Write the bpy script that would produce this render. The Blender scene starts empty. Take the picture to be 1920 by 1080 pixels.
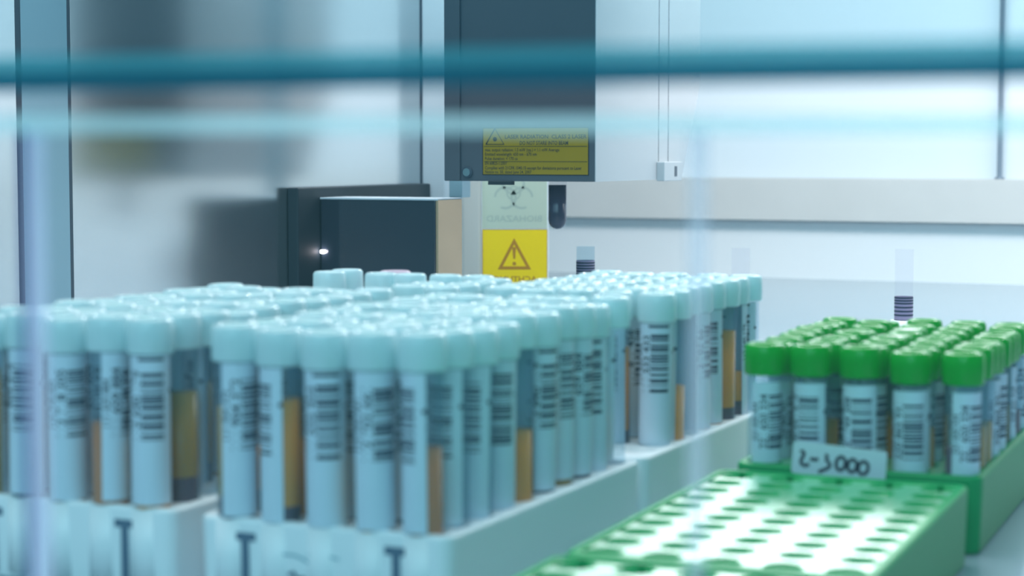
import bpy, bmesh, math, random
from mathutils import Vector, Matrix

# ------------------------------------------------------------------ camera, world, lights
SC = bpy.context.scene
F = 3606.0            # focal length in pixels of a 1920 wide frame
YH = 285.0            # row of the horizon
CZ = 112.0            # camera height over the deck, mm
MM = 0.001
PITCH = math.atan((540 - YH) / F)

cam_d = bpy.data.cameras.new('camera')
cam = bpy.data.objects.new('camera', cam_d)
SC.collection.objects.link(cam)
SC.camera = cam
cam_d.sensor_width = 36.0
cam_d.lens = F / 1920 * 36.0
cam_d.clip_start = 0.01
cam_d.clip_end = 20
cam.location = (0, 0, CZ * MM)
cam.rotation_euler = (math.pi / 2 - PITCH, 0, 0)
cam_d.dof.use_dof = True
cam_d.dof.focus_distance = 0.93
cam_d.dof.aperture_fstop = 17.0

world = bpy.data.worlds.new('world')
SC.world = world
world.use_nodes = True
wb = world.node_tree.nodes['Background']
wb.inputs['Color'].default_value = (0.22, 0.58, 0.72, 1)
wb.inputs['Strength'].default_value = 0.40

SC.view_settings.view_transform = 'Standard'
SC.view_settings.look = 'None'
SC.view_settings.gamma = 1.0
SC.view_settings.exposure = 0.0
SC.view_settings.use_curve_mapping = False
SC.cycles.transparent_max_bounces = 24


def area_light(name, loc, target, sx, sy, power, col, spread=180):
    d = bpy.data.lights.new(name, 'AREA')
    d.shape = 'RECTANGLE'
    d.size, d.size_y = sx, sy
    d.energy = power
    d.color = col
    d.spread = math.radians(spread)
    o = bpy.data.objects.new(name, d)
    SC.collection.objects.link(o)
    o.location = loc
    dv = Vector(target) - Vector(loc)
    o.rotation_euler = dv.to_track_quat('-Z', 'Y').to_euler()
    return o


area_light('ceiling_lamp', (-0.05, 0.85, 1.15), (0.05, 0.62, 0), 0.9, 0.8, 5.5, (0.95, 0.98, 1.0), 110)
area_light('rear_lamp', (0.30, 1.60, 0.58), (0.14, 0.52, 0.03), 1.5, 0.25, 6.0, (0.95, 0.98, 1.0), 80)
area_light('room_lamp', (-0.3, -0.7, 0.75), (0.0, 0.5, 0.04), 1.2, 0.8, 3.1, (0.46, 0.86, 1.0), 100)  # cyan fill added behind the camera to lift the fronts, not a real lamp
area_light('side_lamp', (1.3, 1.25, 0.5), (0.1, 1.16, 0.24), 0.7, 0.6, 0.3, (0.92, 0.96, 1.0), 60)
area_light('back_lamp', (0.45, 1.0, 0.40), (0.55, 1.75, 0.06), 1.4, 0.12, 7.4, (1.0, 0.965, 0.955))  # unseen strip light added to brighten the back wall

# ------------------------------------------------------------------ geometry of the place (mm, camera at origin)
AW, AG = 0.43, 0.392


def dirs(a):
    return Vector((math.sin(a), math.cos(a))), Vector((math.cos(a), -math.sin(a)))


UW, VW = dirs(AW)
UG, VG = dirs(AG)


def at(x, y, Y):
    dx, dz = (x - 960) / F, (540 - y) / F
    c, s = math.cos(PITCH), math.sin(PITCH)
    yy, zz = c + dz * s, -s + dz * c
    k = Y / yy
    return Vector((dx * k, Y, zz * k))


def col(x, P, d):
    """point where the line P + t d (plan view) crosses image column x; returns t"""
    m = (x - 960) / F
    return (m * P[1] - P[0]) / (d[0] - m * d[1])


def zrow(y, Y):
    return at(960, y, Y).z


# ------------------------------------------------------------------ materials
def new_mat(name):
    m = bpy.data.materials.new(name)
    m.use_nodes = True
    nt = m.node_tree
    return m, nt, nt.nodes['Principled BSDF'], nt.nodes['Material Output']


def pbr(name, color, rough=0.5, metal=0.0, noise=0.0, nscale=60.0, spec=0.5, sss=0.0, coat=0.0):
    m, nt, p, out = new_mat(name)
    c = (*color, 1)
    p.inputs['Base Color'].default_value = c
    p.inputs['Roughness'].default_value = rough
    p.inputs['Metallic'].default_value = metal
    p.inputs['Specular IOR Level'].default_value = spec
    p.inputs['Coat Weight'].default_value = coat
    if sss:
        p.inputs['Subsurface Weight'].default_value = sss
        p.inputs['Subsurface Radius'].default_value = (1, 1, 1)
        p.inputs['Subsurface Scale'].default_value = 0.004
    if noise:
        tc = nt.nodes.new('ShaderNodeTexCoord')
        n = nt.nodes.new('ShaderNodeTexNoise')
        n.inputs['Scale'].default_value = nscale
        n.inputs['Detail'].default_value = 4
        mx = nt.nodes.new('ShaderNodeMix')
        mx.data_type = 'RGBA'
        mx.inputs['A'].default_value = tuple(v * (1 - noise) for v in color) + (1,)
        mx.inputs['B'].default_value = tuple(min(1, v * (1 + noise)) for v in color) + (1,)
        nt.links.new(tc.outputs['Object'], n.inputs['Vector'])
        nt.links.new(n.outputs['Fac'], mx.inputs['Factor'])
        nt.links.new(mx.outputs['Result'], p.inputs['Base Color'])
    return m


def translucent(name, color, rough, amount, tcolor=None):
    """plastic that lets part of the light through"""
    m, nt, p, out = new_mat(name)
    p.inputs['Base Color'].default_value = (*color, 1)
    p.inputs['Roughness'].default_value = rough
    t = nt.nodes.new('ShaderNodeBsdfTranslucent')
    t.inputs['Color'].default_value = (*(tcolor or color), 1)
    mx = nt.nodes.new('ShaderNodeMixShader')
    mx.inputs['Fac'].default_value = amount
    nt.links.new(p.outputs[0], mx.inputs[1])
    nt.links.new(t.outputs[0], mx.inputs[2])
    nt.links.new(mx.outputs[0], out.inputs['Surface'])
    return m


def clear(name, tint, body, amount, rough=0.1, fres=0.0):
    """thin clear plastic: tinted see-through plus a share of a glossy body"""
    m, nt, p, out = new_mat(name)
    p.inputs['Base Color'].default_value = (*body, 1)
    p.inputs['Roughness'].default_value = rough
    t = nt.nodes.new('ShaderNodeBsdfTransparent')
    t.inputs['Color'].default_value = (*tint, 1)
    mx = nt.nodes.new('ShaderNodeMixShader')
    mx.inputs['Fac'].default_value = amount
    nt.links.new(t.outputs[0], mx.inputs[1])
    nt.links.new(p.outputs[0], mx.inputs[2])
    nt.links.new(mx.outputs[0], out.inputs['Surface'])
    return m


def frosted_edge(name, tint, body, amount):
    """polished acrylic edge: diffuses the light from behind, partly see-through"""
    m, nt, p, out = new_mat(name)
    p.inputs['Base Color'].default_value = (*body, 1)
    p.inputs['Roughness'].default_value = 0.25
    tl = nt.nodes.new('ShaderNodeBsdfTranslucent')
    tl.inputs['Color'].default_value = (*body, 1)
    m0 = nt.nodes.new('ShaderNodeMixShader')
    m0.inputs['Fac'].default_value = 0.6
    nt.links.new(p.outputs[0], m0.inputs[1])
    nt.links.new(tl.outputs[0], m0.inputs[2])
    t = nt.nodes.new('ShaderNodeBsdfTransparent')
    t.inputs['Color'].default_value = (*tint, 1)
    mx = nt.nodes.new('ShaderNodeMixShader')
    mx.inputs['Fac'].default_value = amount
    nt.links.new(t.outputs[0], mx.inputs[1])
    nt.links.new(m0.outputs[0], mx.inputs[2])
    nt.links.new(mx.outputs[0], out.inputs['Surface'])
    return m


def emit(name, color, strength):
    m, nt, p, out = new_mat(name)
    p.inputs['Base Color'].default_value = (*color, 1)
    p.inputs['Emission Color'].default_value = (*color, 1)
    p.inputs['Emission Strength'].default_value = strength
    return m


M = {}
M['cap_white'] = translucent('white_cap_plastic', (0.80, 0.91, 0.95), 0.18, 0.35, (0.60, 0.92, 0.95))
M['membrane'] = pbr('cream_membrane', (0.74, 0.78, 0.36), 0.5)
M['cap_green'] = translucent('green_cap_plastic', (0.003, 0.44, 0.035), 0.20, 0.36, (0.01, 0.75, 0.08))
M['cap_green_in'] = pbr('green_cap_recess', (0.005, 0.42, 0.05), 0.5)
M['cap_pink'] = translucent('pink_cap_plastic', (0.80, 0.62, 0.72), 0.35, 0.3)
M['pink_disc'] = pbr('pale_pink_disc', (0.85, 0.72, 0.78), 0.4)
M['magenta'] = pbr('magenta_print', (0.45, 0.08, 0.25), 0.5)
M['tube'] = clear('clear_tube_plastic', (0.86, 0.93, 0.96), (0.50, 0.66, 0.78), 0.13, 0.12)
M['paper'] = pbr('label_paper', (0.66, 0.76, 0.86), 0.55, noise=0.03, nscale=300)
M['ink'] = pbr('label_ink', (0.018, 0.028, 0.06), 0.6)
M['serum'] = pbr('amber_serum', (1.0, 0.33, 0.01), 0.25, spec=0.4)
M['serum_dark'] = pbr('dark_serum', (0.52, 0.25, 0.012), 0.25, spec=0.4)
M['serum_red'] = pbr('reddish_serum', (0.70, 0.20, 0.04), 0.25, spec=0.4)
M['clot'] = pbr('blood_clot', (0.10, 0.03, 0.05), 0.4)
M['blood'] = pbr('dark_blood', (0.022, 0.016, 0.045), 0.15)
M['rack_white'] = pbr('white_rack_plastic', (0.95, 0.98, 1.0), 0.4)
M['rack_green'] = translucent('green_rack_plastic', (0.005, 0.36, 0.10), 0.45, 0.10, (0.01, 0.5, 0.12))
M['rack_green'].node_tree.nodes['Principled BSDF'].inputs['Specular IOR Level'].default_value = 0.2
M['rack_green_top'] = pbr('glossy_green_rack_top', (0.02, 0.50, 0.16), 0.25)
_p = M['rack_green_top'].node_tree.nodes['Principled BSDF']
_p.inputs['Coat Weight'].default_value = 1.0
_p.inputs['Coat IOR'].default_value = 2.3
_p.inputs['Coat Roughness'].default_value = 0.36
M['slot'] = pbr('slot_shadow_grey', (0.10, 0.16, 0.24), 0.6)
M['faint_ink'] = pbr('faint_grey_ink', (0.40, 0.56, 0.62), 0.6)
M['marker'] = pbr('black_marker', (0.02, 0.012, 0.035), 0.5)
M['card'] = pbr('white_card', (0.72, 0.78, 0.84), 0.5)
M['deck'] = pbr('deck_white', (0.30, 0.40, 0.47), 0.14, noise=0.02, nscale=8)
M['wall'] = pbr('wall_white', (0.78, 0.85, 0.91), 0.5, noise=0.01, nscale=5)
M['ledge'] = pbr('ledge_grey', (0.66, 0.65, 0.64), 0.5, noise=0.05, nscale=25)
M['frost'] = pbr('pale_panel', (0.90, 0.93, 0.96), 0.5, noise=0.01, nscale=5)
M['steel'] = pbr('satin_steel', (0.58, 0.63, 0.65), 0.19, metal=0.95, noise=0.03, nscale=6)
M['strip'] = pbr('pale_blue_aluminium', (0.34, 0.50, 0.58), 0.35, metal=0.4)
M['seam'] = pbr('dark_seam', (0.05, 0.07, 0.10), 0.4)
M['chrome'] = pbr('polished_chrome', (0.85, 0.88, 0.9), 0.12, metal=1.0)
M['rod'] = pbr('grey_metal_rod', (0.30, 0.36, 0.44), 0.3, metal=0.5)
M['head'] = pbr('grey_painted_cover', (0.085, 0.10, 0.125), 0.38, noise=0.03, nscale=30)  # front's shade is put into this darker grey
M['head_side'] = pbr('light_grey_cover', (0.49, 0.52, 0.55), 0.45, noise=0.02, nscale=30)  # same cover grey, made lighter for its lit sides
M['dark_plate'] = pbr('dark_grey_plate', (0.014, 0.024, 0.034), 0.6)
M['black_gloss'] = pbr('black_glossy_cover', (0.028, 0.038, 0.055), 0.12, coat=0.3)
M['copper'] = pbr('brushed_copper', (0.62, 0.42, 0.26), 0.30, metal=0.55, noise=0.15, nscale=30)
M['post'] = pbr('post_grey', (0.55, 0.62, 0.68), 0.4)
M['cream_post'] = pbr('post_cream', (0.60, 0.60, 0.56), 0.45)
M['yellow'] = pbr('warning_yellow', (1.0, 0.72, 0.0), 0.6, spec=0.2)
M['ochre'] = pbr('ochre_print', (0.50, 0.22, 0.0), 0.5)
M['yellow2'] = pbr('laser_sticker_yellow', (0.34, 0.23, 0.012), 0.5, spec=0.3)
M['print'] = pbr('black_print', (0.03, 0.025, 0.02), 0.5)
M['pale_yellow'] = pbr('faded_green_sticker', (0.55, 0.64, 0.52), 0.5)
M['pale_print'] = pbr('faded_grey_print', (0.44, 0.53, 0.46), 0.5)
M['acrylic'] = clear('clear_acrylic', (0.965, 0.985, 0.99), (0.5, 0.75, 0.8), 0.025, 0.05)
M['acrylic_tint'] = clear('cyan_tinted_acrylic', (0.775, 0.88, 0.905), (0.2, 0.5, 0.6), 0.03, 0.05)
M['edge_dark'] = frosted_edge('teal_polished_edge', (0.16, 0.44, 0.52), (0.06, 0.27, 0.36), 0.55)
M['edge_mid'] = frosted_edge('teal_bevel', (0.50, 0.76, 0.80), (0.12, 0.46, 0.54), 0.45)
M['edge_light'] = frosted_edge('pale_cyan_polished_edge', (0.88, 0.96, 0.97), (0.66, 0.92, 0.97), 0.36)
M['edge_blue'] = frosted_edge('violet_blue_edge', (0.30, 0.36, 0.62), (0.08, 0.11, 0.36), 0.5)
M['edge_lav'] = frosted_edge('lavender_polished_edge', (0.84, 0.88, 0.96), (0.78, 0.84, 0.97), 0.4)
M['edge_pale'] = frosted_edge('pale_polished_edge', (0.93, 0.95, 0.98), (0.72, 0.82, 0.92), 0.25)
M['led'] = emit('lit_indicator', (1.0, 0.86, 0.90), 18.0)  # glow imitates a lamp's reflection in the black cover
M['ghost'] = clear('very_clear_tube', (0.97, 0.97, 0.985), (0.7, 0.7, 0.8), 0.05, 0.1)
M['holder'] = pbr('white_holder', (0.78, 0.84, 0.90), 0.4)
M['purple_label'] = pbr('purple_label_band', (0.30, 0.24, 0.38), 0.5)
M['green_marks'] = pbr('grey_ink', (0.05, 0.07, 0.10), 0.5)


# ------------------------------------------------------------------ mesh builder (mm in, metres out)
class MB:
    def __init__(s):
        s.v, s.f, s.m, s.sm = [], [], [], []

    def add(s, vs, fs, mi=0, smooth=False):
        b = len(s.v)
        s.v += [tuple(v) for v in vs]
        for f in fs:
            s.f.append([i + b for i in f])
            s.m.append(mi)
            s.sm.append(smooth)

    def box(s, x0, x1, y0, y1, z0, z1, mi=0, fr=None, bev=0.0):
        """box in a frame fr = (origin, ex, ey, ez); bevelled edges when bev > 0"""
        o, ex, ey, ez = fr or (Vector((0, 0, 0)), Vector((1, 0, 0)), Vector((0, 1, 0)), Vector((0, 0, 1)))
        bm = bmesh.new()
        vs = [bm.verts.new((x, y, z)) for z in (z0, z1) for y in (y0, y1) for x in (x0, x1)]
        for q in ((0, 2, 3, 1), (4, 5, 7, 6), (0, 1, 5, 4), (1, 3, 7, 5), (3, 2, 6, 7), (2, 0, 4, 6)):
            bm.faces.new([vs[i] for i in q])
        if bev:
            bmesh.ops.bevel(bm, geom=bm.edges[:], offset=bev, segments=2, affect='EDGES', profile=0.5)
        bm.verts.index_update()
        s.add([o + ex * v.co.x + ey * v.co.y + ez * v.co.z for v in bm.verts],
              [[v.index for v in f.verts] for f in bm.faces], mi)
        bm.free()

    def lathe(s, prof, n=24, mi=0, c=(0, 0, 0), smooth=True, cap0=True, cap1=True):
        vs, fs = [], []
        for r, z in prof:
            for i in range(n):
                a = 2 * math.pi * i / n
                vs.append((c[0] + r * math.cos(a), c[1] + r * math.sin(a), c[2] + z))
        for k in range(len(prof) - 1):
            for i in range(n):
                j = (i + 1) % n
                fs.append((k * n + i, k * n + j, (k + 1) * n + j, (k + 1) * n + i))
        s.add(vs, fs, mi, smooth)
        b = len(s.v) - len(vs)
        if cap0:
            s.f.append([b + i for i in range(n)][::-1]); s.m.append(mi); s.sm.append(False)
        if cap1:
            k = b + (len(prof) - 1) * n
            s.f.append([k + i for i in range(n)]); s.m.append(mi); s.sm.append(False)

    def mesh(s, name, mats):
        me = bpy.data.meshes.new(name)
        me.from_pydata([tuple(c * MM for c in v) for v in s.v], [], s.f)
        for m in mats:
            me.materials.append(m)
        for p, mi, sm in zip(me.polygons, s.m, s.sm):
            p.material_index = mi
            p.use_smooth = sm
        me.update()
        return me


def link(name, data, parent=None, loc=None):
    o = bpy.data.objects.new(name, data)
    SC.collection.objects.link(o)
    if parent is not None:
        o.parent = parent
    if loc is not None:
        o.location = loc
    return o


def W(p):
    """camera-frame mm to world metres"""
    return Vector((p[0] * MM, p[1] * MM, (p[2] + CZ) * MM))


def tag(o, label, cat, group=None, kind=None):
    o['label'] = label
    o['category'] = cat
    if group:
        o['group'] = group
    if kind:
        o['kind'] = kind
    return o


def frame(p2, z, ex2):
    """frame at plan point p2, deck height z; ex along ex2, ey = horizontal normal away, ez up (deck coordinates)"""
    return (Vector((p2[0], p2[1], z)), Vector((ex2[0], ex2[1], 0)), Vector((-ex2[1], ex2[0], 0)), Vector((0, 0, 1)))


_tc = {}


def text_polys(s):
    if s in _tc:
        return _tc[s]
    cu = bpy.data.curves.new('t', 'FONT')
    cu.body = s
    cu.size = 1.0
    cu.resolution_u = 2
    cu.offset = 0.012
    ob = bpy.data.objects.new('t', cu)
    SC.collection.objects.link(ob)
    dg = bpy.context.evaluated_depsgraph_get()
    dg.update()
    me = ob.evaluated_get(dg).to_mesh()
    vs = [(v.co.x, v.co.y) for v in me.vertices]
    fs = [list(p.vertices) for p in me.polygons]
    ob.evaluated_get(dg).to_mesh_clear()
    bpy.data.objects.remove(ob)
    bpy.data.curves.remove(cu)
    x0 = min(v[0] for v in vs); x1 = max(v[0] for v in vs)
    vs = [(v[0] - x0, v[1]) for v in vs]
    _tc[s] = (vs, fs, x1 - x0)
    return _tc[s]


def stroke(pts, w):
    """flat 2-D ribbon polygons along pts"""
    vs, fs = [], []
    n = len(pts)
    for i in range(n):
        a = Vector(pts[max(0, i - 1)]); b = Vector(pts[min(n - 1, i + 1)])
        if a == b:
            d = Vector((1, 0))
        else:
            d = (b - a).normalized()
        nn = Vector((-d.y, d.x)) * w / 2
        p = Vector(pts[i])
        vs += [tuple(p + nn), tuple(p - nn)]
    for i in range(n - 1):
        fs.append((2 * i, 2 * i + 1, 2 * i + 3, 2 * i + 2))
    return vs, fs


# ------------------------------------------------------------------ the setting
mb = MB()
mb.box(-900, 1300, 60, 2100, -6, 0, fr=None)
o = link('floor', mb.mesh('floor', [M['deck']])); o['kind'] = 'structure'

B0 = at(1500, 522, 1704)
BW = frame((B0.x, B0.y), 0, VW)
mb = MB(); mb.box(-1500, 900, 0, 12, 0, 620, fr=BW)
o = link('wall_back', mb.mesh('wall_back', [M['wall']])); o['kind'] = 'structure'
mb = MB(); mb.box(-1500, 900, -3, 0, 0, zrow(416, 1704) + CZ, fr=BW)
o = link('trim_1', mb.mesh('lower_panel', [M['frost']])); o['kind'] = 'structure'
mb = MB(); mb.box(-1500, 900, -22, 0, zrow(414, 1690) + CZ, zrow(334, 1690) + CZ, fr=BW, bev=1.2)
o = link('trim_2', mb.mesh('ledge', [M['ledge']])); o['kind'] = 'structure'

# chrome pole on the ledge
t = col(1877, BW[0], VW)
pp = BW[0] + BW[1] * t - BW[2] * 10
zl = zrow(334, 1690) + CZ
mb = MB()
mb.lathe([(4.2, 0), (4.2, 1.5), (2.4, 2.2), (2.2, 300)], 16)
o = link('support_rod', mb.mesh('support_rod', [M['rod']]), None, (pp.x * MM, pp.y * MM, zl * MM))
tag(o, 'thin chrome vertical rod standing on the pale ledge at far right', 'rod')

# steel side wall, seen obliquely on the left
W0 = Vector((-108.6, 1133.0))


def wallpt(x, off=0.0):
    P = W0 + VW * off
    return P + UW * col(x, P, UW)


def wall_panel(name, xa, xb, mat, th=3, z1=420, extra=None):
    P = wallpt(xa)
    L = (wallpt(xb) - P).length
    m = MB()
    m.box(0, L, 0, th, 0, z1, fr=frame(P, 0, UW))
    ob = link(name, m.mesh(name, [mat]))
    ob['kind'] = 'structure'
    return ob


wall_panel('wall_left', 137, 790, M['steel'])
wall_panel('trim_3', 45, 131, M['strip'])
wall_panel('trim_4', 131.3, 136.7, M['seam'], th=1.5)
wall_panel('trim_5', 34, 44.7, M['seam'], th=1.5)
P = wallpt(34)
mb = MB(); mb.box(-700, 0, 0, 3, 0, 420, fr=frame(P, 0, UW))
o = link('trim_6', mb.mesh('near_side_panel', [M['steel']])); o['kind'] = 'structure'

# post at the far end of the side wall
P = wallpt(790.5)
tt = col(836, P, VW)
mb = MB()
mb.box(0, tt, 0, 20, 0, 420, fr=frame(P, 0, VW), bev=1.5)
mb.box(-0.2, 0.8, -0.4, 0, 0, 420, mi=1, fr=frame(P, 0, VW))
o = link('trim_7', mb.mesh('corner_post', [M['post'], M['seam']])); o['kind'] = 'structure'

# ------------------------------------------------------------------ scanner box at the side wall
P = wallpt(539, 0.2)
L = (wallpt(789, 0.2) - P).length
Yp = P.y
zt = zrow(352, P.y) + CZ
root = link('barcode_scanner', None, None, (P.x * MM, P.y * MM, 0))
tag(root, 'black glossy scanner box with copper end cap standing against the steel side wall', 'scanner')


def child(name, m, mats, parent, p2, z=0):
    """mesh built in camera/deck mm, reparented so that its root sits at p2"""
    b = MB(); b.v = [(v[0] - p2[0], v[1] - p2[1], v[2] - z) for v in m.v]; b.f, b.m, b.sm = m.f, m.m, m.sm
    return link(name, b.mesh(name, mats), parent)


mb = MB(); mb.box(0, L, -7, 0, 0, zt, fr=frame(P, 0, UW), bev=0.8)
child('mounting_plate', mb, [M['dark_plate']], root, P)
Q = wallpt(601, 8)
w1 = col(820, Q, VW)
R = Q + VW * w1
d1 = col(865, R, UW)
zt1 = zrow(373, Q.y) + CZ
fr1 = frame(Q, 0, VW)
mb = MB(); mb.box(0, w1 - 1.2, 0, d1, 0, zt1, fr=fr1, bev=0.8)
body = child('housing', mb, [M['black_gloss']], root, P)
mb = MB(); mb.box(w1 - 1.2, w1 + 0.4, 0.3, d1 + .2, 0, zt1 + 0.2, fr=fr1, bev=0.3)
child('end_cap', mb, [M['copper']], root, P)
mb = MB(); mb.box(-0.3, w1 + 0.3, -0.3, d1 + 0.3, zt1 - 0.2, zt1 + 0.9, fr=fr1, bev=0.3)
child('lid', mb, [M['post']], root, P)
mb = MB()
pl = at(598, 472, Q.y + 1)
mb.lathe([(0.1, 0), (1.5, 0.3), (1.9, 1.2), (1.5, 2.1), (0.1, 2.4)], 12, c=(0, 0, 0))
zglint = pl.z + CZ
glint = child('indicator_lamp', mb, [M['led']], root, (0, 0), 0)  # glowing bead in place of a reflection on the glossy front
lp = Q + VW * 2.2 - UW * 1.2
glint.location = ((lp.x - P.x) * MM, (lp.y - P.y) * MM, (zglint - 1) * MM)

# ------------------------------------------------------------------ machine head
TP = at(1045, 400, 1072)           # blood tube under the head
fl = Vector((TP.x, TP.y)) - UW * 20
K = fl + VW * col(1115, fl, VW)    # near right corner
HL = -col(835, K, VW)              # width of the dark front
HD = col(1309, K, UW)              # depth along the light side
HB = col(1276, K, UW)
zb = zrow(341, K.y) + CZ
z2 = zrow(165, K.y + 200) + CZ
zt = 330.0
root = link('pipetting_head', None, None, (K.x * MM, K.y * MM, zb * MM))
tag(root, 'grey boxy overhead machine head with a slanted rear edge and a laser sticker', 'machine')


def hc(name, m, mats):
    return child(name, m, mats, root, K, zb)


fu = frame(K, 0, UW)               # ex along depth, ey = to the left (-VW)
ex, ey = Vector((UW.x, UW.y, 0)), Vector((-VW.x, -VW.y, 0))
prof = [(0, zb), (HB, zb), (HD, z2), (HD, zt), (0, zt)]
mb = MB()
o3 = Vector((K.x, K.y, 0))
vs = [o3 + ex * a + Vector((0, 0, z)) for a, z in prof] + [o3 + ex * a + ey * HL + Vector((0, 0, z)) for a, z in prof]
n = len(prof)
mb.add(vs, [list(range(n)), list(range(n, 2 * n))[::-1]] + [[i, i + n, (i + 1) % n + n, (i + 1) % n] for i in range(n)])
hc('cover', mb, [M['head']])
mb = MB()                          # side sheet, the cover's grey coloured as lit
vs = [o3 - ey * 0.5 + ex * a + Vector((0, 0, z)) for a, z in prof] + [o3 - ey * 0.02 + ex * a + Vector((0, 0, z)) for a, z in prof]
mb.add(vs, [list(range(n)), list(range(n, 2 * n))[::-1]] + [[i, i + n, (i + 1) % n + n, (i + 1) % n] for i in range(n)])
hc('side_panel', mb, [M['head_side']])
mb = MB()  # left sheet, its brightness put into the colour too
vs = [o3 + ey * (HL + 0.02) + ex * a + Vector((0, 0, z)) for a, z in prof] + [o3 + ey * (HL + 0.5) + ex * a + Vector((0, 0, z)) for a, z in prof]
mb.add(vs, [list(range(n)), list(range(n, 2 * n))[::-1]] + [[i, i + n, (i + 1) % n + n, (i + 1) % n] for i in range(n)])
hc('side_panel', mb, [M['head_side']])
ff = frame(K, 0, VW)               # ex along VW; front face spans x in [-HL, 0], outward = -ey
xs = col(865, K, VW)
mb = MB(); mb.box(-HL, xs - 0.4, -1.2, 0, zb + 0.2, zt, fr=ff, bev=0.3)
hc('edge_profile', mb, [M['head']])
mb = MB(); mb.box(xs - 0.35, xs + 0.15, -0.12, 0, zb + 0.2, zt, fr=ff)
hc('panel_seam', mb, [M['seam']])
for xx in (1232, 1250):
    a = col(xx, K, UW)
    mb = MB(); mb.box(a, a + 0.7, -0.62, -0.4, zb, zt, fr=(o3, ex, ey, Vector((0, 0, 1))))
    hc('panel_seam', mb, [M['seam']])
# screw
sp = K + VW * col(877, K, VW)
sz = zrow(323, sp.y) + CZ
mb = MB()
N = 20
for r0, r1, dd, mi in ((3.3, 3.3, 1.0, 0), (2.5, 2.2, 1.8, 1)):
    vs = []
    for k in range(N):
        a = 2 * math.pi * k / N
        for r, d in ((r0, 0), (r1, dd)):
            p = Vector((sp.x, sp.y, sz)) + ff[1] * r * math.cos(a) + Vector((0, 0, r * math.sin(a))) - ff[2] * d
            vs.append(p)
    mb.add(vs, [[2 * k, 2 * ((k + 1) % N), 2 * ((k + 1) % N) + 1, 2 * k + 1] for k in range(N)] + [[2 * k + 1 for k in range(N)]], mi)
hc('screw', mb, [M['seam'], M['chrome']])
# tab under the front and side clamp
a0, a1 = col(917, K, VW), col(963, K, VW)
mb = MB(); mb.box(a0, a1, -1.5, 1.5, zb - 2.0, zb, fr=ff, bev=0.2)
hc('tab', mb, [M['dark_plate']])
a0, a1 = col(1229, K, UW), col(1262, K, UW)
zc0, zc1 = zrow(338, K.y + 120) + CZ, zrow(303, K.y + 120) + CZ
mb = MB(); mb.box(a0, a1, -5.5, -0.5, zc0, zc1, fr=(o3, ex, ey, Vector((0, 0, 1))), bev=0.4)
cl = hc('clamp', mb, [M['head_side']])
mb = MB()
mb.box((a0 + a1) / 2 + 2, (a0 + a1) / 2 + 6, -5.7, -5.5, (zc0 + zc1) / 2 - 3, (zc0 + zc1) / 2 + 3, fr=(o3, ex, ey, Vector((0, 0, 1))))
mb2 = child('clamp_slot', mb, [M['seam']], cl, K, zb)
# dark rail piece behind the head's left edge
P = K + UW * 60 - VW * (HL + 3)
x0, x1 = col(842, P, VW), col(866, P, VW)
mb = MB(); mb.box(x0, x1, 0, 12, zrow(371, P.y) + CZ, zt, fr=frame(P, 0, VW), bev=0.5)
hc('rail', mb, [M['strip']])

# laser sticker on the head's front
s0, s1 = col(905, K, VW), col(1104, K, VW)
sY = K.y + 10
zs0, zs1 = zrow(329, sY) + CZ, zrow(238, sY) + CZ
sw, sh = s1 - s0, zs1 - zs0
mb = MB()
mb.box(s0, s1, -0.20, 0.0, zs0, zs1, 1, fr=ff)
mb.box(s0 + 0.5, s1 - 0.5, -0.24, -0.05, zs0 + 0.5, zs1 - 0.5, 0, fr=ff)


def flat(mb, fr, polys, ox, oz, sc, depth, mi, mirror=False):
    vs, fs = polys[0], polys[1]
    o_, ex_, ey_, ez_ = fr
    k = -1 if mirror else 1
    mb.add([o_ + ex_ * (ox + k * v[0] * sc) + ez_ * (oz + v[1] * sc) - ey_ * depth for v in vs], fs, mi)


def fit_text(mb, fr, s, x, z, width, height, depth, mi, mirror=False):
    vs, fs, w = text_polys(s)
    sx = width / w
    vs2 = [(a * sx, b * height / 0.72) for a, b in vs]
    flat(mb, fr, (vs2, fs), x, z, 1.0, depth, mi, mirror)


px = sw / 199.0
for s, x, y, wd, hh in (('LASER RADIATION  CLASS 2 LASER', 948, 266, 152, 7), ('DO NOT STARE INTO BEAM', 976, 277, 90, 7),
                        ('max. output radiation: 1.5 mW (typ.) = 1.1 mW Average', 910, 288, 140, 5.5),
                        ('Emitted wavelength: 650 nm - 670 nm', 910, 295.5, 98, 5.5),
                        ('Pulse duration: < 170 us', 910, 303, 62, 5.5),
                        ('EN 60825-1:2007', 910, 311, 42, 5.5),
                        ('Complies with 21CFR 1040.10 except for deviations pursuant to Laser', 910, 319, 181, 5.5),
                        ('Notice no. 50, dated June 24, 2007', 910, 326, 88, 5.5)):
    fit_text(mb, ff, s, s0 + (x - 905) * px, zs0 + (329 - y) * px, wd * px, hh * px, 0.30, 1)
for y in (280, 306):
    mb.box(s0 + 1, s1 - 1, -0.3, -0.2, zs0 + (329 - y) * px, zs0 + (329.9 - y) * px, 1, fr=ff)
tri = [(912, 276), (929, 248), (946, 276), (912, 276), (929, 248)]
tp = [(s0 + (a - 905) * px, zs0 + (329 - b) * px) for a, b in tri]
flat(mb, ff, stroke(tp, 0.75), 0, 0, 1, 0.3, 1)
dot = [(s0 + (929 + 4 * math.cos(k * .6283) - 905) * px, zs0 + (329 - 267 - 4 * math.sin(k * .6283)) * px) for k in range(10)]
flat(mb, ff, (dot, [list(range(10))]), 0, 0, 1, 0.3, 1)
o = link('laser_warning_sticker', MB.mesh(mb, 'laser_warning_sticker', [M['yellow2'], M['print']]))
tag(o, 'yellow laser warning sticker with black small print on the grey machine head', 'sticker')

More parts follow.
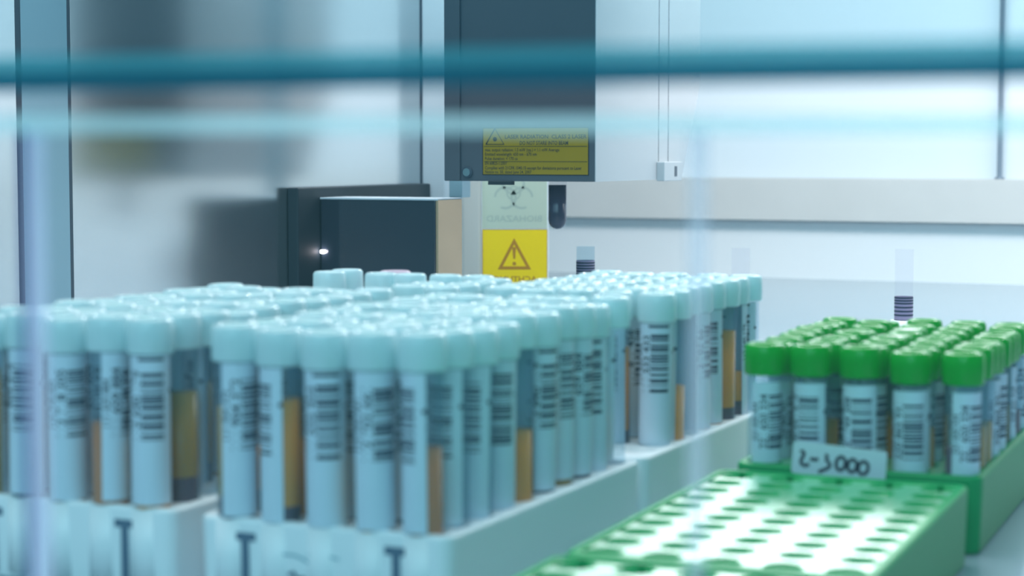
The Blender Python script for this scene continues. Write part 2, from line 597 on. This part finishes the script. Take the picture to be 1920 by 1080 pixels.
# blood tube held under the head
tr = 5.4
zbt = zrow(431, 1072) + CZ
mb = MB()
prof = [(0.2, 0)] + [(tr * math.sin(a), tr - tr * math.cos(a)) for a in (0.4, 0.8, 1.2, 1.57)] + [(tr, zb - zbt)]
mb.lathe(prof, 24, cap1=False)
root = link('blood_tube', None, None, (TP.x * MM, TP.y * MM, zbt * MM))
tag(root, 'round-bottomed tube of dark blood hanging under the grey machine head', 'test tube')
link('tube_body', mb.mesh('tube_body', [M['ghost']]), root)
mb = MB()
q = tr - 0.45
prof = [(0.2, 0.5)] + [(q * math.sin(a), 0.45 + q - q * math.cos(a)) for a in (0.4, 0.8, 1.2, 1.57)] + [(q, zb - zbt - 2.2)]
mb.lathe(prof, 24)
link('blood', mb.mesh('blood', [M['blood']]), root)

# ------------------------------------------------------------------ post with stickers behind the head
PY = 1290.0
pa, pb = at(866, 400, PY), at(1029, 400, PY)
f0 = frame((pa.x, pa.y), 0, Vector((1, 0)))
ww = pb.x - pa.x
xm = at(901, 400, PY).x - pa.x
root = link('cover_post', None, None, (pa.x * MM, pa.y * MM, 0))
tag(root, 'cream upright post with a flat pale side panel behind the machine head', 'post')
mb = MB(); mb.box(0, xm, 0, 14, 0, 200, fr=f0, bev=1.5); child('upright', mb, [M['cream_post']], root, pa)
mb = MB(); mb.box(xm, ww, 4, 10, 0, 200, fr=f0, bev=0.4); child('panel', mb, [M['frost']], root, pa)
pxx = PY / F
fs_ = (f0[0] + f0[2] * 4, f0[1], f0[2], f0[3])


def sx_(x):
    return at(x, 400, PY).x - pa.x


def sz_(y):
    return zrow(y, PY) + CZ


mb = MB()
mb.box(sx_(904), sx_(1026), -0.3, 0, sz_(429), sz_(300), 0, fr=fs_)
fit_text(mb, fs_, 'BIOHAZARD', sx_(1016), sz_(416), 104 * pxx, 12 * pxx, 0.4, 1, mirror=True)
bx, bz = sx_(963), sz_(362)
for a0 in (90, 210, 330):
    cx, cz = bx + 6.5 * math.cos(math.radians(a0)), bz + 6.5 * math.sin(math.radians(a0))
    pts = []
    for k in range(17):
        a = math.radians(a0 + 35 + (290) * k / 16 - 0)
        pts.append((cx + 7 * math.cos(a), cz + 7 * math.sin(a)))
    flat(mb, fs_, stroke(pts, 1.6), 0, 0, 1, 0.4, 1)
ring = [(bx + 4.5 * math.cos(k * math.pi / 8), bz + 4.5 * math.sin(k * math.pi / 8)) for k in range(17)]
flat(mb, fs_, stroke(ring, 1.0), 0, 0, 1, 0.42, 1)
o = link('biohazard_sticker', mb.mesh('biohazard_sticker', [M['pale_yellow'], M['pale_print']]))
tag(o, 'faded pale green mirrored BIOHAZARD sticker above the bright yellow warning sticker', 'sticker')
mb = MB()
mb.box(sx_(904), sx_(1026.5), -0.3, 0, sz_(548), sz_(430.5), 1, fr=fs_)
mb.box(sx_(905), sx_(1025.5), -0.38, -0.1, sz_(547), sz_(431.5), 0, fr=fs_)
mb.box(sx_(904), sx_(1026.5), -0.3, 0, sz_(430.2), sz_(428.8), 2, fr=fs_)
tri = [(sx_(a), sz_(b)) for a, b in ((933, 506), (964, 447), (996, 506))]


def ring_poly(tri, k):
    c = (sum(p[0] for p in tri) / 3, sum(p[1] for p in tri) / 3)
    inn = [(c[0] + (p[0] - c[0]) * k, c[1] + (p[1] - c[1]) * k) for p in tri]
    return (tri + inn, [[i, (i + 1) % 3, (i + 1) % 3 + 3, i + 3] for i in range(3)])


flat(mb, fs_, ring_poly(tri, 0.70), 0, 0, 1, 0.45, 1)
ep = [(sx_(a), sz_(b)) for a, b in ((960.5, 464), (967.5, 464), (966, 486), (962.5, 486))]
flat(mb, fs_, (ep, [[3, 2, 1, 0]]), 0, 0, 1, 0.45, 1)
dp = [(sx_(964.3) + 1.3 * math.cos(k * .6283), sz_(495) + 1.3 * math.sin(k * .6283)) for k in range(10)]
flat(mb, fs_, (dp, [list(range(10))]), 0, 0, 1, 0.45, 1)
fit_text(mb, fs_, 'ACHTUNG!', sx_(1007), sz_(529), 86 * pxx, 11 * pxx, 0.45, 1, mirror=True)
o = link('attention_sticker', mb.mesh('attention_sticker', [M['yellow'], M['ochre'], M['card']]))
tag(o, 'bright yellow sticker with exclamation triangle and mirrored word ACHTUNG', 'sticker')

# ------------------------------------------------------------------ tubes
random.seed(7)
TR = 5.0
RACK_H = 22.0


def cap_mesh(name, mats, h, r, deep):
    m = MB()
    m.lathe([(r - .9, 0), (r - .25, 0.0), (r, .6), (r, h * .55), (r - .12, h - 1.0), (r - .5, h - .3), (r - 1.1, h), (r - 1.9, h - 0.05),
             (r - 2.2, h - .4)], 32, 0, cap1=False)
    m.lathe([(r - 2.2, h - .4), (r - 2.35, h - deep)], 32, 0, cap0=False, cap1=False)
    m.lathe([(r - 2.35, h - deep), (0.3, h - deep)], 32, 1, cap0=False, cap1=True)
    return m.mesh(name, mats)


def body_mesh(name, length, r=TR):
    m = MB()
    prof = [(0.3, 0)] + [(r * math.sin(a), r - r * math.cos(a)) for a in (.4, .8, 1.2, 1.57)] + [(r, length)]
    m.lathe(prof, 24, cap1=False)
    return m.mesh(name, [M['tube']])


def liquid_mesh(name, top, mat, r=TR - .45, clot=0):
    m = MB()
    prof = [(0.3, 0.5)] + [(r * math.sin(a), .45 + r - r * math.cos(a)) for a in (.4, .8, 1.2, 1.57)]
    if clot:
        m.lathe(prof + [(r, clot)], 20, 1, cap1=False)
        m.lathe([(r, clot), (r, top)], 20, 0, cap0=False)
    else:
        m.lathe(prof + [(r, top)], 20, 0)
    return m.mesh(name, [mat, M['clot']])


def label_mesh(name, number, z0, z1, seed, half=1.38, r=TR + 0.12, bars=True, lines=False, low=0.0):
    """wrap-around paper label; number reads upward, bar code beside it"""
    rnd = random.Random(seed)
    m = MB()

    def P(a, z, rr):
        # a = arc length in mm to the right as seen from outside, 0 faces -Y
        t = -math.pi / 2 + a / r
        return (rr * math.cos(t), rr * math.sin(t), z)
    n = 22
    vs = []
    for i in range(n + 1):
        a = (-half + 2 * half * i / n) * r
        vs += [P(a, low, r), P(a, z1, r)]
    m.add(vs, [(2 * i, 2 * i + 2, 2 * i + 3, 2 * i + 1) for i in range(n)], 0, True)

    def patch(a0, a1, za, zb_, rr=r + .07):
        k = max(1, int((a1 - a0) / 0.9))
        vs = []
        for i in range(k + 1):
            a = a0 + (a1 - a0) * i / k
            vs += [P(a, za, rr), P(a, zb_, rr)]
        m.add(vs, [(2 * i, 2 * i + 2, 2 * i + 3, 2 * i + 1) for i in range(k)], 1)
    h = z1 - z0
    vs, fs, w = text_polys(number)
    th = 2.5
    sx = (h * 0.74) / w
    m.add([P(-2.2 - (b - .36) * th / .72 - 1.1, z0 + h * .1 + a * sx, r + .07) for a, b in vs], fs, 1)
    z = z0 + h * .10
    while z < z0 + h * .84:
        t = rnd.choice((.35, .35, .7, 1.05))
        patch(-1.7, 4.3, z, z + t)
        z += t + rnd.choice((.35, .35, .7, 1.0))
    if lines:
        patch(-2.5, 4.3, z1 - 1.3, z1 - .5)
    # dot and a second small number on the far side of the label
    t = [(6.6 + .6 * math.cos(k * .785), z0 + h * .62 + .6 * math.sin(k * .785)) for k in range(8)]
    m.add([P(a, b, r + .07) for a, b in t], [list(range(8))], 1)
    m.add([P(-5.9 - (b - .36) * 1.7 / .72, z0 + h * .2 + a * sx * .7, r + .07) for a, b in vs], fs, 1)
    return m.mesh(name, [M['paper'], M['ink']])


WL = 57.5          # white tube: bottom to cap
ME = {}
ME['cap_w'] = cap_mesh('white_cap', [M['cap_white'], M['membrane']], 9.0, 6.05, 1.9)
ME['cap_p'] = cap_mesh('pink_cap', [M['cap_pink'], M['cap_pink']], 9.0, 6.05, 1.0)
ME['cap_g'] = cap_mesh('green_cap', [M['cap_green'], M['cap_green_in']], 8.9, 5.95, 2.0)
ME['cap_gp'] = cap_mesh('green_cap_with_disc', [M['cap_green'], M['pink_disc']], 8.9, 5.95, 0.35)
ME['body_w'] = body_mesh('tube_body', WL)
ME['body_g'] = body_mesh('tube_body_short', 44.0, 4.9)
NUMS = ['111 533 433', '112 702 661', '111 817 456', '112 640 179', '111 904 372', '112 718 205', '111 659 884', '112 338 510']
ME['lab'] = [label_mesh('label_%d' % i, s, 33.5, 57.2, i, low=19.2, lines=(i in (0, 3))) for i, s in enumerate(NUMS)]
ME['lab_g'] = [label_mesh('label_g%d' % i, s, 20.5, 42.0, 50 + i, r=5.0, low=18.5) for i, s in enumerate(['221 650 334', '220 331 519', '221 744 208', '220 865 931', '221 302 476'])]
ME['liq'] = [liquid_mesh('serum_%d' % i, h, mt, clot=c) for i, (h, mt, c) in enumerate(
    [(36, M['serum'], 0), (46, M['serum_dark'], 24), (39, M['serum_red'], 0), (49, M['serum'], 23), (34, M['serum'], 24), (52, M['serum_dark'], 0)])]
ME['liq_g'] = [liquid_mesh('serum_g%d' % i, h, mt, r=4.45) for i, (h, mt) in enumerate([(30, M['serum_dark']), (26, M['clot'])])]

ORD = ['front', 'second', 'third', 'fourth', 'fifth', 'sixth', 'seventh', 'eighth', 'ninth', 'tenth']


def put_tube(p2, rz, tilt, kind, li, qi, label, group, base=2.3):
    root = link('sample_tube', None, None, (p2[0] * MM, p2[1] * MM, base * MM))
    root.rotation_euler = (tilt[0], tilt[1], rz)
    g = kind in ('green', 'green_pink')
    link('tube_body', ME['body_g'] if g else ME['body_w'], root)
    cap = link('cap', {'white': ME['cap_w'], 'pink': ME['cap_p'], 'green': ME['cap_g'], 'green_pink': ME['cap_gp']}[kind], root)
    cap.location = (0, 0, (44.0 if g else WL) * MM + 0.00002)
    labs = ME['lab_g'] if g else ME['lab']
    if li is not None:
        link('paper_label', labs[li % len(labs)], root)
    if qi is not None:
        ls = ME['liq_g'] if g else ME['liq']
        link('serum', ls[qi % len(ls)], root)
    tag(root, label, 'sample tube', group)
    return root


def facing(p2, deg):
    """z rotation so that the label centre (local -Y) points at the camera, then turned by deg"""
    return math.atan2(-p2[1], -p2[0]) + math.pi / 2 + math.radians(deg)


# ------------------------------------------------------------------ racks
def rack_mesh(name, Wd, Ln, H, nv, nu, pv, pu, hole_r, mats, marks=False):
    """local frame: x along the front (width), y away along the length, origin at the near right bottom corner; holes nv x nu"""
    bm = bmesh.new()

    def loop(ins, z, rad=4.0, k=5):
        pts = []
        r = max(0.4, rad - ins)
        x0, x1, y0, y1 = -Wd + ins, -ins, ins, Ln - ins
        for cx, cy, a0 in ((x1 - r, y0 + r, -90), (x1 - r, y1 - r, 0), (x0 + r, y1 - r, 90), (x0 + r, y0 + r, 180)):
            for i in range(k + 1):
                a = math.radians(a0 + 90 * i / k)
                pts.append(bm.verts.new(((cx + r * math.cos(a)) * MM, (cy + r * math.sin(a)) * MM, z * MM)))
        return pts
    loops = [loop(1.2, 0), loop(0.6, .6), loop(0, H - 1.2), loop(.15, H - .6), loop(.6, H - .15), loop(1.2, H), loop(2.4, H), loop(2.8, H - .6)]
    for a, b in zip(loops, loops[1:]):
        nn = len(a)
        for i in range(nn):
            f = bm.faces.new((a[i], a[(i + 1) % nn], b[(i + 1) % nn], b[i]))
            f.smooth = False
    bm.faces.new(loops[0][::-1])
    fe = []
    last = loops[-1]
    for i in range(len(last)):
        fe.append(bm.edges.get((last[i], last[(i + 1) % len(last)])))
    mv, mu = (Wd - (nv - 1) * pv) / 2, (Ln - (nu - 1) * pu) / 2
    N = 20
    zt = H - .6
    for j in range(nv):
        for k in range(nu):
            cx, cy = -mv - j * pv, mu + k * pu
            top = [bm.verts.new(((cx + hole_r * math.cos(2 * math.pi * i / N)) * MM, (cy + hole_r * math.sin(2 * math.pi * i / N)) * MM, zt * MM)) for i in range(N)]
            bot = [bm.verts.new((v.co.x, v.co.y, 1.8 * MM)) for v in top]
            for i in range(N):
                f = bm.faces.new((top[i], bot[i], bot[(i + 1) % N], top[(i + 1) % N]))
                f.smooth = True
                f.material_index = 1 if len(mats) > 1 else 0
                fe.append(bm.edges.get((top[i], top[(i + 1) % N])))
            f = bm.faces.new(bot)
            f.material_index = 1 if len(mats) > 1 else 0
    res = bmesh.ops.triangle_fill(bm, edges=fe, use_beauty=True, normal=(0, 0, 1))
    if len(mats) > 2:
        for g in res['geom']:
            if isinstance(g, bmesh.types.BMFace):
                g.material_index = 2
    bmesh.ops.recalc_face_normals(bm, faces=bm.faces[:])
    me = bpy.data.meshes.new(name)
    bm.to_mesh(me)
    bm.free()
    for m_ in mats:
        me.materials.append(m_)
    return me, mv, mu


def rack_object(me, corner, a, label, name='tube_rack', group=None):
    o = link(name, me, None, (corner[0] * MM, corner[1] * MM, 0))
    o.rotation_euler = (0, 0, -a)
    tag(o, label, 'rack', group)
    return o


PU, PV = 13.0, 13.1
RW, RL = 70.1, 126.5
wm, MV, MU = rack_mesh('white_rack', RW, RL, RACK_H, 5, 10, PV, PU, 5.75, [M['rack_white']])
O = Vector((-20.8, 452.4))


def white_rack(du, dv, label):
    c = O + VW * (MV - dv) + UW * (du - MU)
    return rack_object(wm, c, AW, label), c


def t_slots(rk):
    for xx in (-RW / 2 + 21, -RW / 2 - 21):
        m = MB()
        m.box(xx - 3, xx + 3, -.25, .3, 16.6, 18.6, 0)
        m.box(xx - 1.05, xx + 1.05, -.25, .3, 1.5, 16.6, 0)
        link('t_slot', m.mesh('t_slot', [M['slot']]), rk)


rk, c = white_rack(0, 0, 'white plastic tube rack in the centre foreground, full of white-capped tubes')
t_slots(rk)
m = MB()
# faint emblem arc and the dark scribble on its front
f_ = (Vector((0, 0, 0)), Vector((1, 0, 0)), Vector((0, 1, 0)), Vector((0, 0, 1)))
arc = [(-43.5 + 7 * math.cos(math.radians(a)), 9.8 + 4.4 * math.sin(math.radians(a))) for a in range(40, 330, 12)]
flat(m, f_, stroke(arc, .7), 0, 0, 1, .12, 0)
flat(m, f_, stroke([(-38.5, 14.4), (-33.5, 14.9), (-29.5, 14.2)], .6), 0, 0, 1, .12, 0)
flat(m, f_, stroke([(-43.8, 9.2), (-42.2, 9.9), (-41.2, 8.4), (-42.6, 6.6), (-44.2, 5.4)], 1.0), 0, 0, 1, .14, 1)
flat(m, f_, stroke([(-42.0, 8.2), (-39.6, 8.8), (-37.2, 7.2), (-35.6, 6.4)], .9), 0, 0, 1, .14, 1)
link('handwriting', m.mesh('handwriting', [M['faint_ink'], M['slot']]), rk)
rk, c = white_rack(1.5, 79, 'white plastic tube rack at the left foreground, partly outside the picture')
t_slots(rk)
white_rack(130, 0, 'white plastic tube rack behind the central foreground rack, beside the green tubes')
white_rack(130, 73, 'white plastic tube rack at the back, behind the left foreground rack')
white_rack(130, 145.5, 'white plastic tube rack farthest back on the left, almost empty, below the scanner')

SPEC = {}
# (rack, k, j): (turn, label index, serum index)
SPEC[('m', 0, 0)] = (-70, 2, 2)
SPEC[('m', 0, 1)] = (20, 1, 0)
SPEC[('m', 0, 2)] = (-8, 0, 1)
SPEC[('m', 0, 3)] = (-75, 5, 3)
SPEC[('m', 0, 4)] = (35, 4, 1)
for _k, _v in enumerate([(-40, 5, None), (-30, 4, None), (5, 7, None), (165, 1, 0), (30, 3, 3), (35, 2, 5), (50, 6, 3), (-5, 0, 0), (-60, 3, None)]):
    SPEC[('m', _k + 1, 0)] = _v
SPEC[('l', 0, 0)] = (-10, 3, 0)
SPEC[('l', 0, 1)] = (55, 6, 2)
SPEC[('b', 2, 0)] = (0, 0, 3)
SPEC[('b', 3, 0)] = (-60, 2, 0)
SPEC[('b', 4, 0)] = (140, 2, None)
SPEC[('b', 5, 0)] = (60, 1, 0)
SPEC[('b', 6, 0)] = (-8, 1, 0)
SPEC[('l', 0, 2)] = (20, 5, 2)
SPEC[('l', 0, 3)] = (-30, 4, 1)
SPEC[('l', 1, 2)] = (10, 6, 3)
SPEC[('b', 7, 0)] = (-150, 1, 3)
SPEC[('b', 8, 0)] = (120, 3, 4)
SPEC[('b', 9, 0)] = (-30, 3, None)
NAMES = {'m': 'central foreground white rack', 'l': 'left foreground white rack', 'b': 'white rack behind the central one',
         'd': 'back white rack behind the left one', 'e': 'farthest back left white rack'}
COLN = ['rightmost column', 'second column from right', 'third column from right', 'fourth column from right', 'leftmost column']


def fill(key, du, dv, cells):
    for k, j in cells:
        p = O + UW * (du + PU * k) - VW * (dv + PV * j)
        turn, li, qi = SPEC.get((key, k, j), (random.uniform(-150, 150), random.randrange(8), random.choice([0, 1, 2, 3, 4, 5, None])))
        kind = 'white'
        tl = (math.radians(random.uniform(-.75, .75)), math.radians(random.uniform(-.75, .75)))
        row = ORD[k] + ' row' if k < 9 else 'last row'
        lab = 'white-capped tube, %s, %s, %s' % (NAMES[key], row, COLN[j])
        if key == 'd' and (k, j) == (7, 4):
            kind = 'pink'
            li = None
            lab = 'pink-capped tube among white caps, %s, below the black scanner' % NAMES[key]
        b = 2.0 + (random.uniform(0, 1.8) if key in 'ml' else (random.uniform(0, .5) if key == 'b' else 0))
        put_tube(p, facing(p, turn), tl, kind, li, qi, lab, 'tubes in the ' + NAMES[key], b)


full = [(k, j) for k in range(10) for j in range(5)]
fill('m', 0, 0, full)
fill('l', 1.5, 79, full)
fill('b', 130, 0, [(k, j) for k, j in full if k >= 2])
fill('d', 130, 73, [(6, j) for j in range(1, 5)] + [(7, 4)] + [(k, 0) for k in (2, 3, 4, 5)] + [(2, 1), (3, 1)])
fill('e', 130, 145.5, [(6, 0), (7, 0)])

# green racks
GW, GL = 70.6, 125.5
GPV, GPU = 13.9, 12.3
G0 = Vector((11.2, 428.1))
gm, GMV, GMU = rack_mesh('green_rack', GW, GL, RACK_H, 5, 10, GPV, GPU, 4.75, [M['rack_green'], M['rack_green'], M['rack_green_top']])
gt, _, _ = rack_mesh('green_tube_rack', GW, GL, RACK_H, 5, 10, 14.3, 12.2, 5.6, [M['rack_green'], M['rack_green'], M['rack_green_top']])
c1 = G0 + VG * GW
rack_object(gm, c1, AG, 'empty green tube rack directly in front of the green-capped tubes', group=None)
c0 = c1 - UG * (GL + 1.5) - VG * 1.0
rack_object(gm, c0, AG, 'empty green tube rack nearest the camera, cut off by the bottom edge')
T0 = Vector((63.9, 552.4))
ct = T0 + VG * GW + UG * 2
rack_object(gt, ct, AG, 'green tube rack full of green-capped tubes at the right')
gmv, gmu = (GW - 4 * 14.3) / 2, (GL - 9 * 12.2) / 2
gturn = {(0, 4): (35, 0), (0, 3): (-25, 1), (0, 2): (-10, 2), (0, 1): (-5, 3), (0, 0): (45, 0)}
for k in range(9):
    for j in range(5):
        p = ct - VG * (gmv + 14.3 * j) + UG * (gmu + 12.2 * k)
        turn, li = gturn.get((k, j), (random.uniform(-150, 150), random.randrange(5)))
        pink = (k, j) in ((6, 2), (4, 2))
        row = ORD[k] + ' row' if k < 8 else 'last row'
        lab = '%s-capped tube%s, right green rack, %s, %s' % ('green', ' with pale pink top' if pink else '', row, COLN[j])
        tl = (math.radians(random.uniform(-.7, .7)), math.radians(random.uniform(-.7, .7)))
        put_tube(p, facing(p, turn), tl, 'green_pink' if pink else 'green', li, random.choice([0, 0, 1, None]), lab,
                 'green-capped tubes in the right rack', 2.3 + random.uniform(0, 1.3))

# handwritten card on the front rim of the green tube rack
cl_, cr_ = at(1490, 884, 548), at(1668, 890, 548)
fc = ct - VG * 0 - UG * 1.4
xa, xb = col(1488, fc, VG), col(1666, fc, VG)
root = link('number_card', None)
mx_ = fc + VG * ((xa + xb) / 2)
root.location = (mx_.x * MM, mx_.y * MM, 19.5 * MM)
root.rotation_euler = (math.radians(-3), math.radians(3.5), -AG)
tag(root, 'small white card handwritten 2-3000 leaning on the front of the green rack', 'card')
cw = (xb - xa)
chh = 9.2
bm = MB()
r = 1.0
pts = []
for cx, cz, a0 in ((cw / 2 - r, r, -90), (cw / 2 - r, chh - r, 0), (-cw / 2 + r, chh - r, 90), (-cw / 2 + r, r, 180)):
    for i in range(5):
        a = math.radians(a0 + 90 * i / 4)
        pts.append((cx + r * math.cos(a), cz + r * math.sin(a)))
n = len(pts)
bm.add([(x, -.3, z) for x, z in pts] + [(x, .3, z) for x, z in pts],
       [list(range(n)), list(range(n, 2 * n))[::-1]] + [[i, i + n, (i + 1) % n + n, (i + 1) % n] for i in range(n)])
link('card_sheet', bm.mesh('card_sheet', [M['card']]), root)
bm = MB()
kx, kz = cw / 1500.0, chh / 480.0


def CP(l):
    return [(-cw / 2 + (x - 180) * kx, chh - (y - 200 - (x - 200) * .1) * kz) for x, y in l]


strokes = [[(305, 360), (340, 350), (375, 385), (350, 440), (325, 500), (340, 545), (400, 570), (465, 545)],
           [(470, 462), (530, 478), (605, 470)],
           [(705, 400), (745, 420), (730, 480), (790, 530), (800, 575), (740, 615), (670, 640), (620, 665)]]
for cx, cy, rx, ry in ((965, 530, 72, 100), (1150, 560, 70, 95), (1325, 590, 78, 95)):
    strokes.append([(cx + rx * math.cos(a * .3491), cy + ry * math.sin(a * .3491)) for a in range(19)])
for s in strokes:
    v2, f2 = stroke(CP(s), 1.05)
    flat(bm, f_, (v2, f2), 0, 0, 1, .38, 0)
link('handwriting', bm.mesh('handwriting_2_3000', [M['marker']]), root)

# ------------------------------------------------------------------ far tubes standing in small holders
def far_tube(x, ytop, Y, band, label, pal):
    p = at(x, ytop, Y)
    top = p.z + CZ
    hold = link('tube_holder', None)
    mm = MB()
    mm.lathe([(9, 0), (9, 1.0), (7.4, 2), (7.4, 14), (5.75, 14), (5.75, 2.2)], 24, cap1=True)
    me = mm.mesh('tube_holder', [M['holder']])
    bpy.data.objects.remove(hold)
    hold = link('tube_holder', me, None, (p.x * MM, p.y * MM, 0))
    tag(hold, 'small round white holder under the ' + label, 'holder')
    rt = link('sample_tube', None, None, (p.x * MM, p.y * MM, 2.3 * MM))
    ln = top - 2.3
    m1 = MB()
    r = 5.3
    m1.lathe([(0.3, 0)] + [(r * math.sin(a), r - r * math.cos(a)) for a in (.4, .8, 1.2, 1.57)] + [(r, ln)], 24, cap1=False)
    link('tube_body', m1.mesh('far_tube_body', [pal]), rt)
    if band:
        za, zb_ = zrow(band[1], Y) + CZ - 2.3, zrow(band[0], Y) + CZ - 2.3
        m2 = MB()
        m2.lathe([(r + .1, za), (r + .1, zb_)], 24, cap0=False, cap1=False)
        z = za
        while z < zb_ - 1:
            m2.lathe([(r + .18, z), (r + .18, z + 1.0)], 24, 1, cap0=False, cap1=False)
            z += random.choice((1.6, 2.3, 3.2))
        link('paper_label', m2.mesh('far_label', [M['purple_label'] if band[2] else M['paper'], M['ink']]), rt)
    tag(rt, label, 'sample tube')


far_tube(1098, 462, 1120, (488, 560, True), 'open clear tube with dark label behind the white caps', M['tube'])
far_tube(1696, 467, 1120, (556, 640, True), 'open clear tube with barcode label behind the green caps', M['ghost'])
far_tube(1389, 465, 1120, None, 'faint empty clear tube behind the far right white caps', M['ghost'])

# ------------------------------------------------------------------ acrylic guard in front
def edge_bar(mb, a, b, th_z, th_y, mi=0):
    """bar between two points, th_z tall and th_y deep"""
    d = (b - a)
    L_ = d.length
    ex_ = d.normalized()
    ey_ = Vector((0, 1, 0)) - ex_ * ex_.y
    ey_.normalize()
    ez_ = ex_.cross(ey_)
    mb.box(0, L_, -th_y / 2, th_y / 2, -th_z / 2, th_z / 2, mi, fr=(a, ex_, ey_, ez_))


def D(p):
    return Vector((p.x, p.y, p.z + CZ))


# upper cyan sash
Yl, Yr = 250.0, 205.0
pa_, pb_ = D(at(-120, 144, Yl)), D(at(2040, 114, Yr))
pb_.z = pa_.z
root = link('acrylic_shield', None, None, (pa_.x * MM, pa_.y * MM, pa_.z * MM))
tag(root, 'cyan-tinted acrylic shield across the top with a dark teal lower edge', 'shield')
d = (pb_ - pa_); Lp = d.length; exp = d.normalized()
fp = (Vector((0, 0, 0)), exp, Vector((-exp.y, exp.x, 0)), Vector((0, 0, 1)))
mb = MB(); mb.box(-40, Lp + 40, -1.5, 1.5, 2.3, 70, fr=fp)
link('pane', mb.mesh('upper_pane', [M['acrylic_tint']]), root)
mb = MB(); mb.box(-40, Lp + 40, -1.6, 1.6, -2.0, 0.5, fr=fp)
mb.box(-40, Lp + 40, -1.6, 1.6, 0.5, 2.3, 1, fr=fp)
link('polished_edge', mb.mesh('upper_edge', [M['edge_dark'], M['edge_mid']]), root)

# lower clear panes
YP = 238.0
ztop = zrow(233, YP) + CZ


def X(x):
    return at(x, 500, YP).x


def pane(x0, x1, label, left_edge=None, right=False):
    xl, xr = X(x0), X(x1)
    rt = link('clear_guard_screen', None, None, (xl * MM, YP * MM, 0))
    tag(rt, label, 'pane', 'clear acrylic panes of the front guard')
    m = MB(); m.box(0.01, xr - xl - .01, -.8, .8, 0, ztop - 1.1)
    link('sheet', m.mesh('sheet', [M['acrylic']]), rt)
    m = MB(); m.box(0.01, xr - xl - .01, -1, 1, ztop - 1.1, ztop + 1.1)
    link('polished_edge', m.mesh('top_edge', [M['edge_light']]), rt)
    if left_edge:
        for nm, (a, b, mat) in left_edge.items():
            m = MB(); m.box(a, b, -1.05, -.82, 0, ztop - 1.1)
            link('side_edge', m.mesh(nm, [M[mat]]), rt)
    return rt


pane(-300, 44, 'clear acrylic pane at the left picture edge')
pane(44, 1290, 'wide clear acrylic pane in front of the white racks', {'dark_edge': (0.0, 0.8, 'edge_blue'), 'light_edge': (0.85, 3.0, 'edge_lav')})
pane(1290, 2250, 'clear acrylic pane in front of the green racks', {'light_edge': (0.0, 2.3, 'edge_pale')})
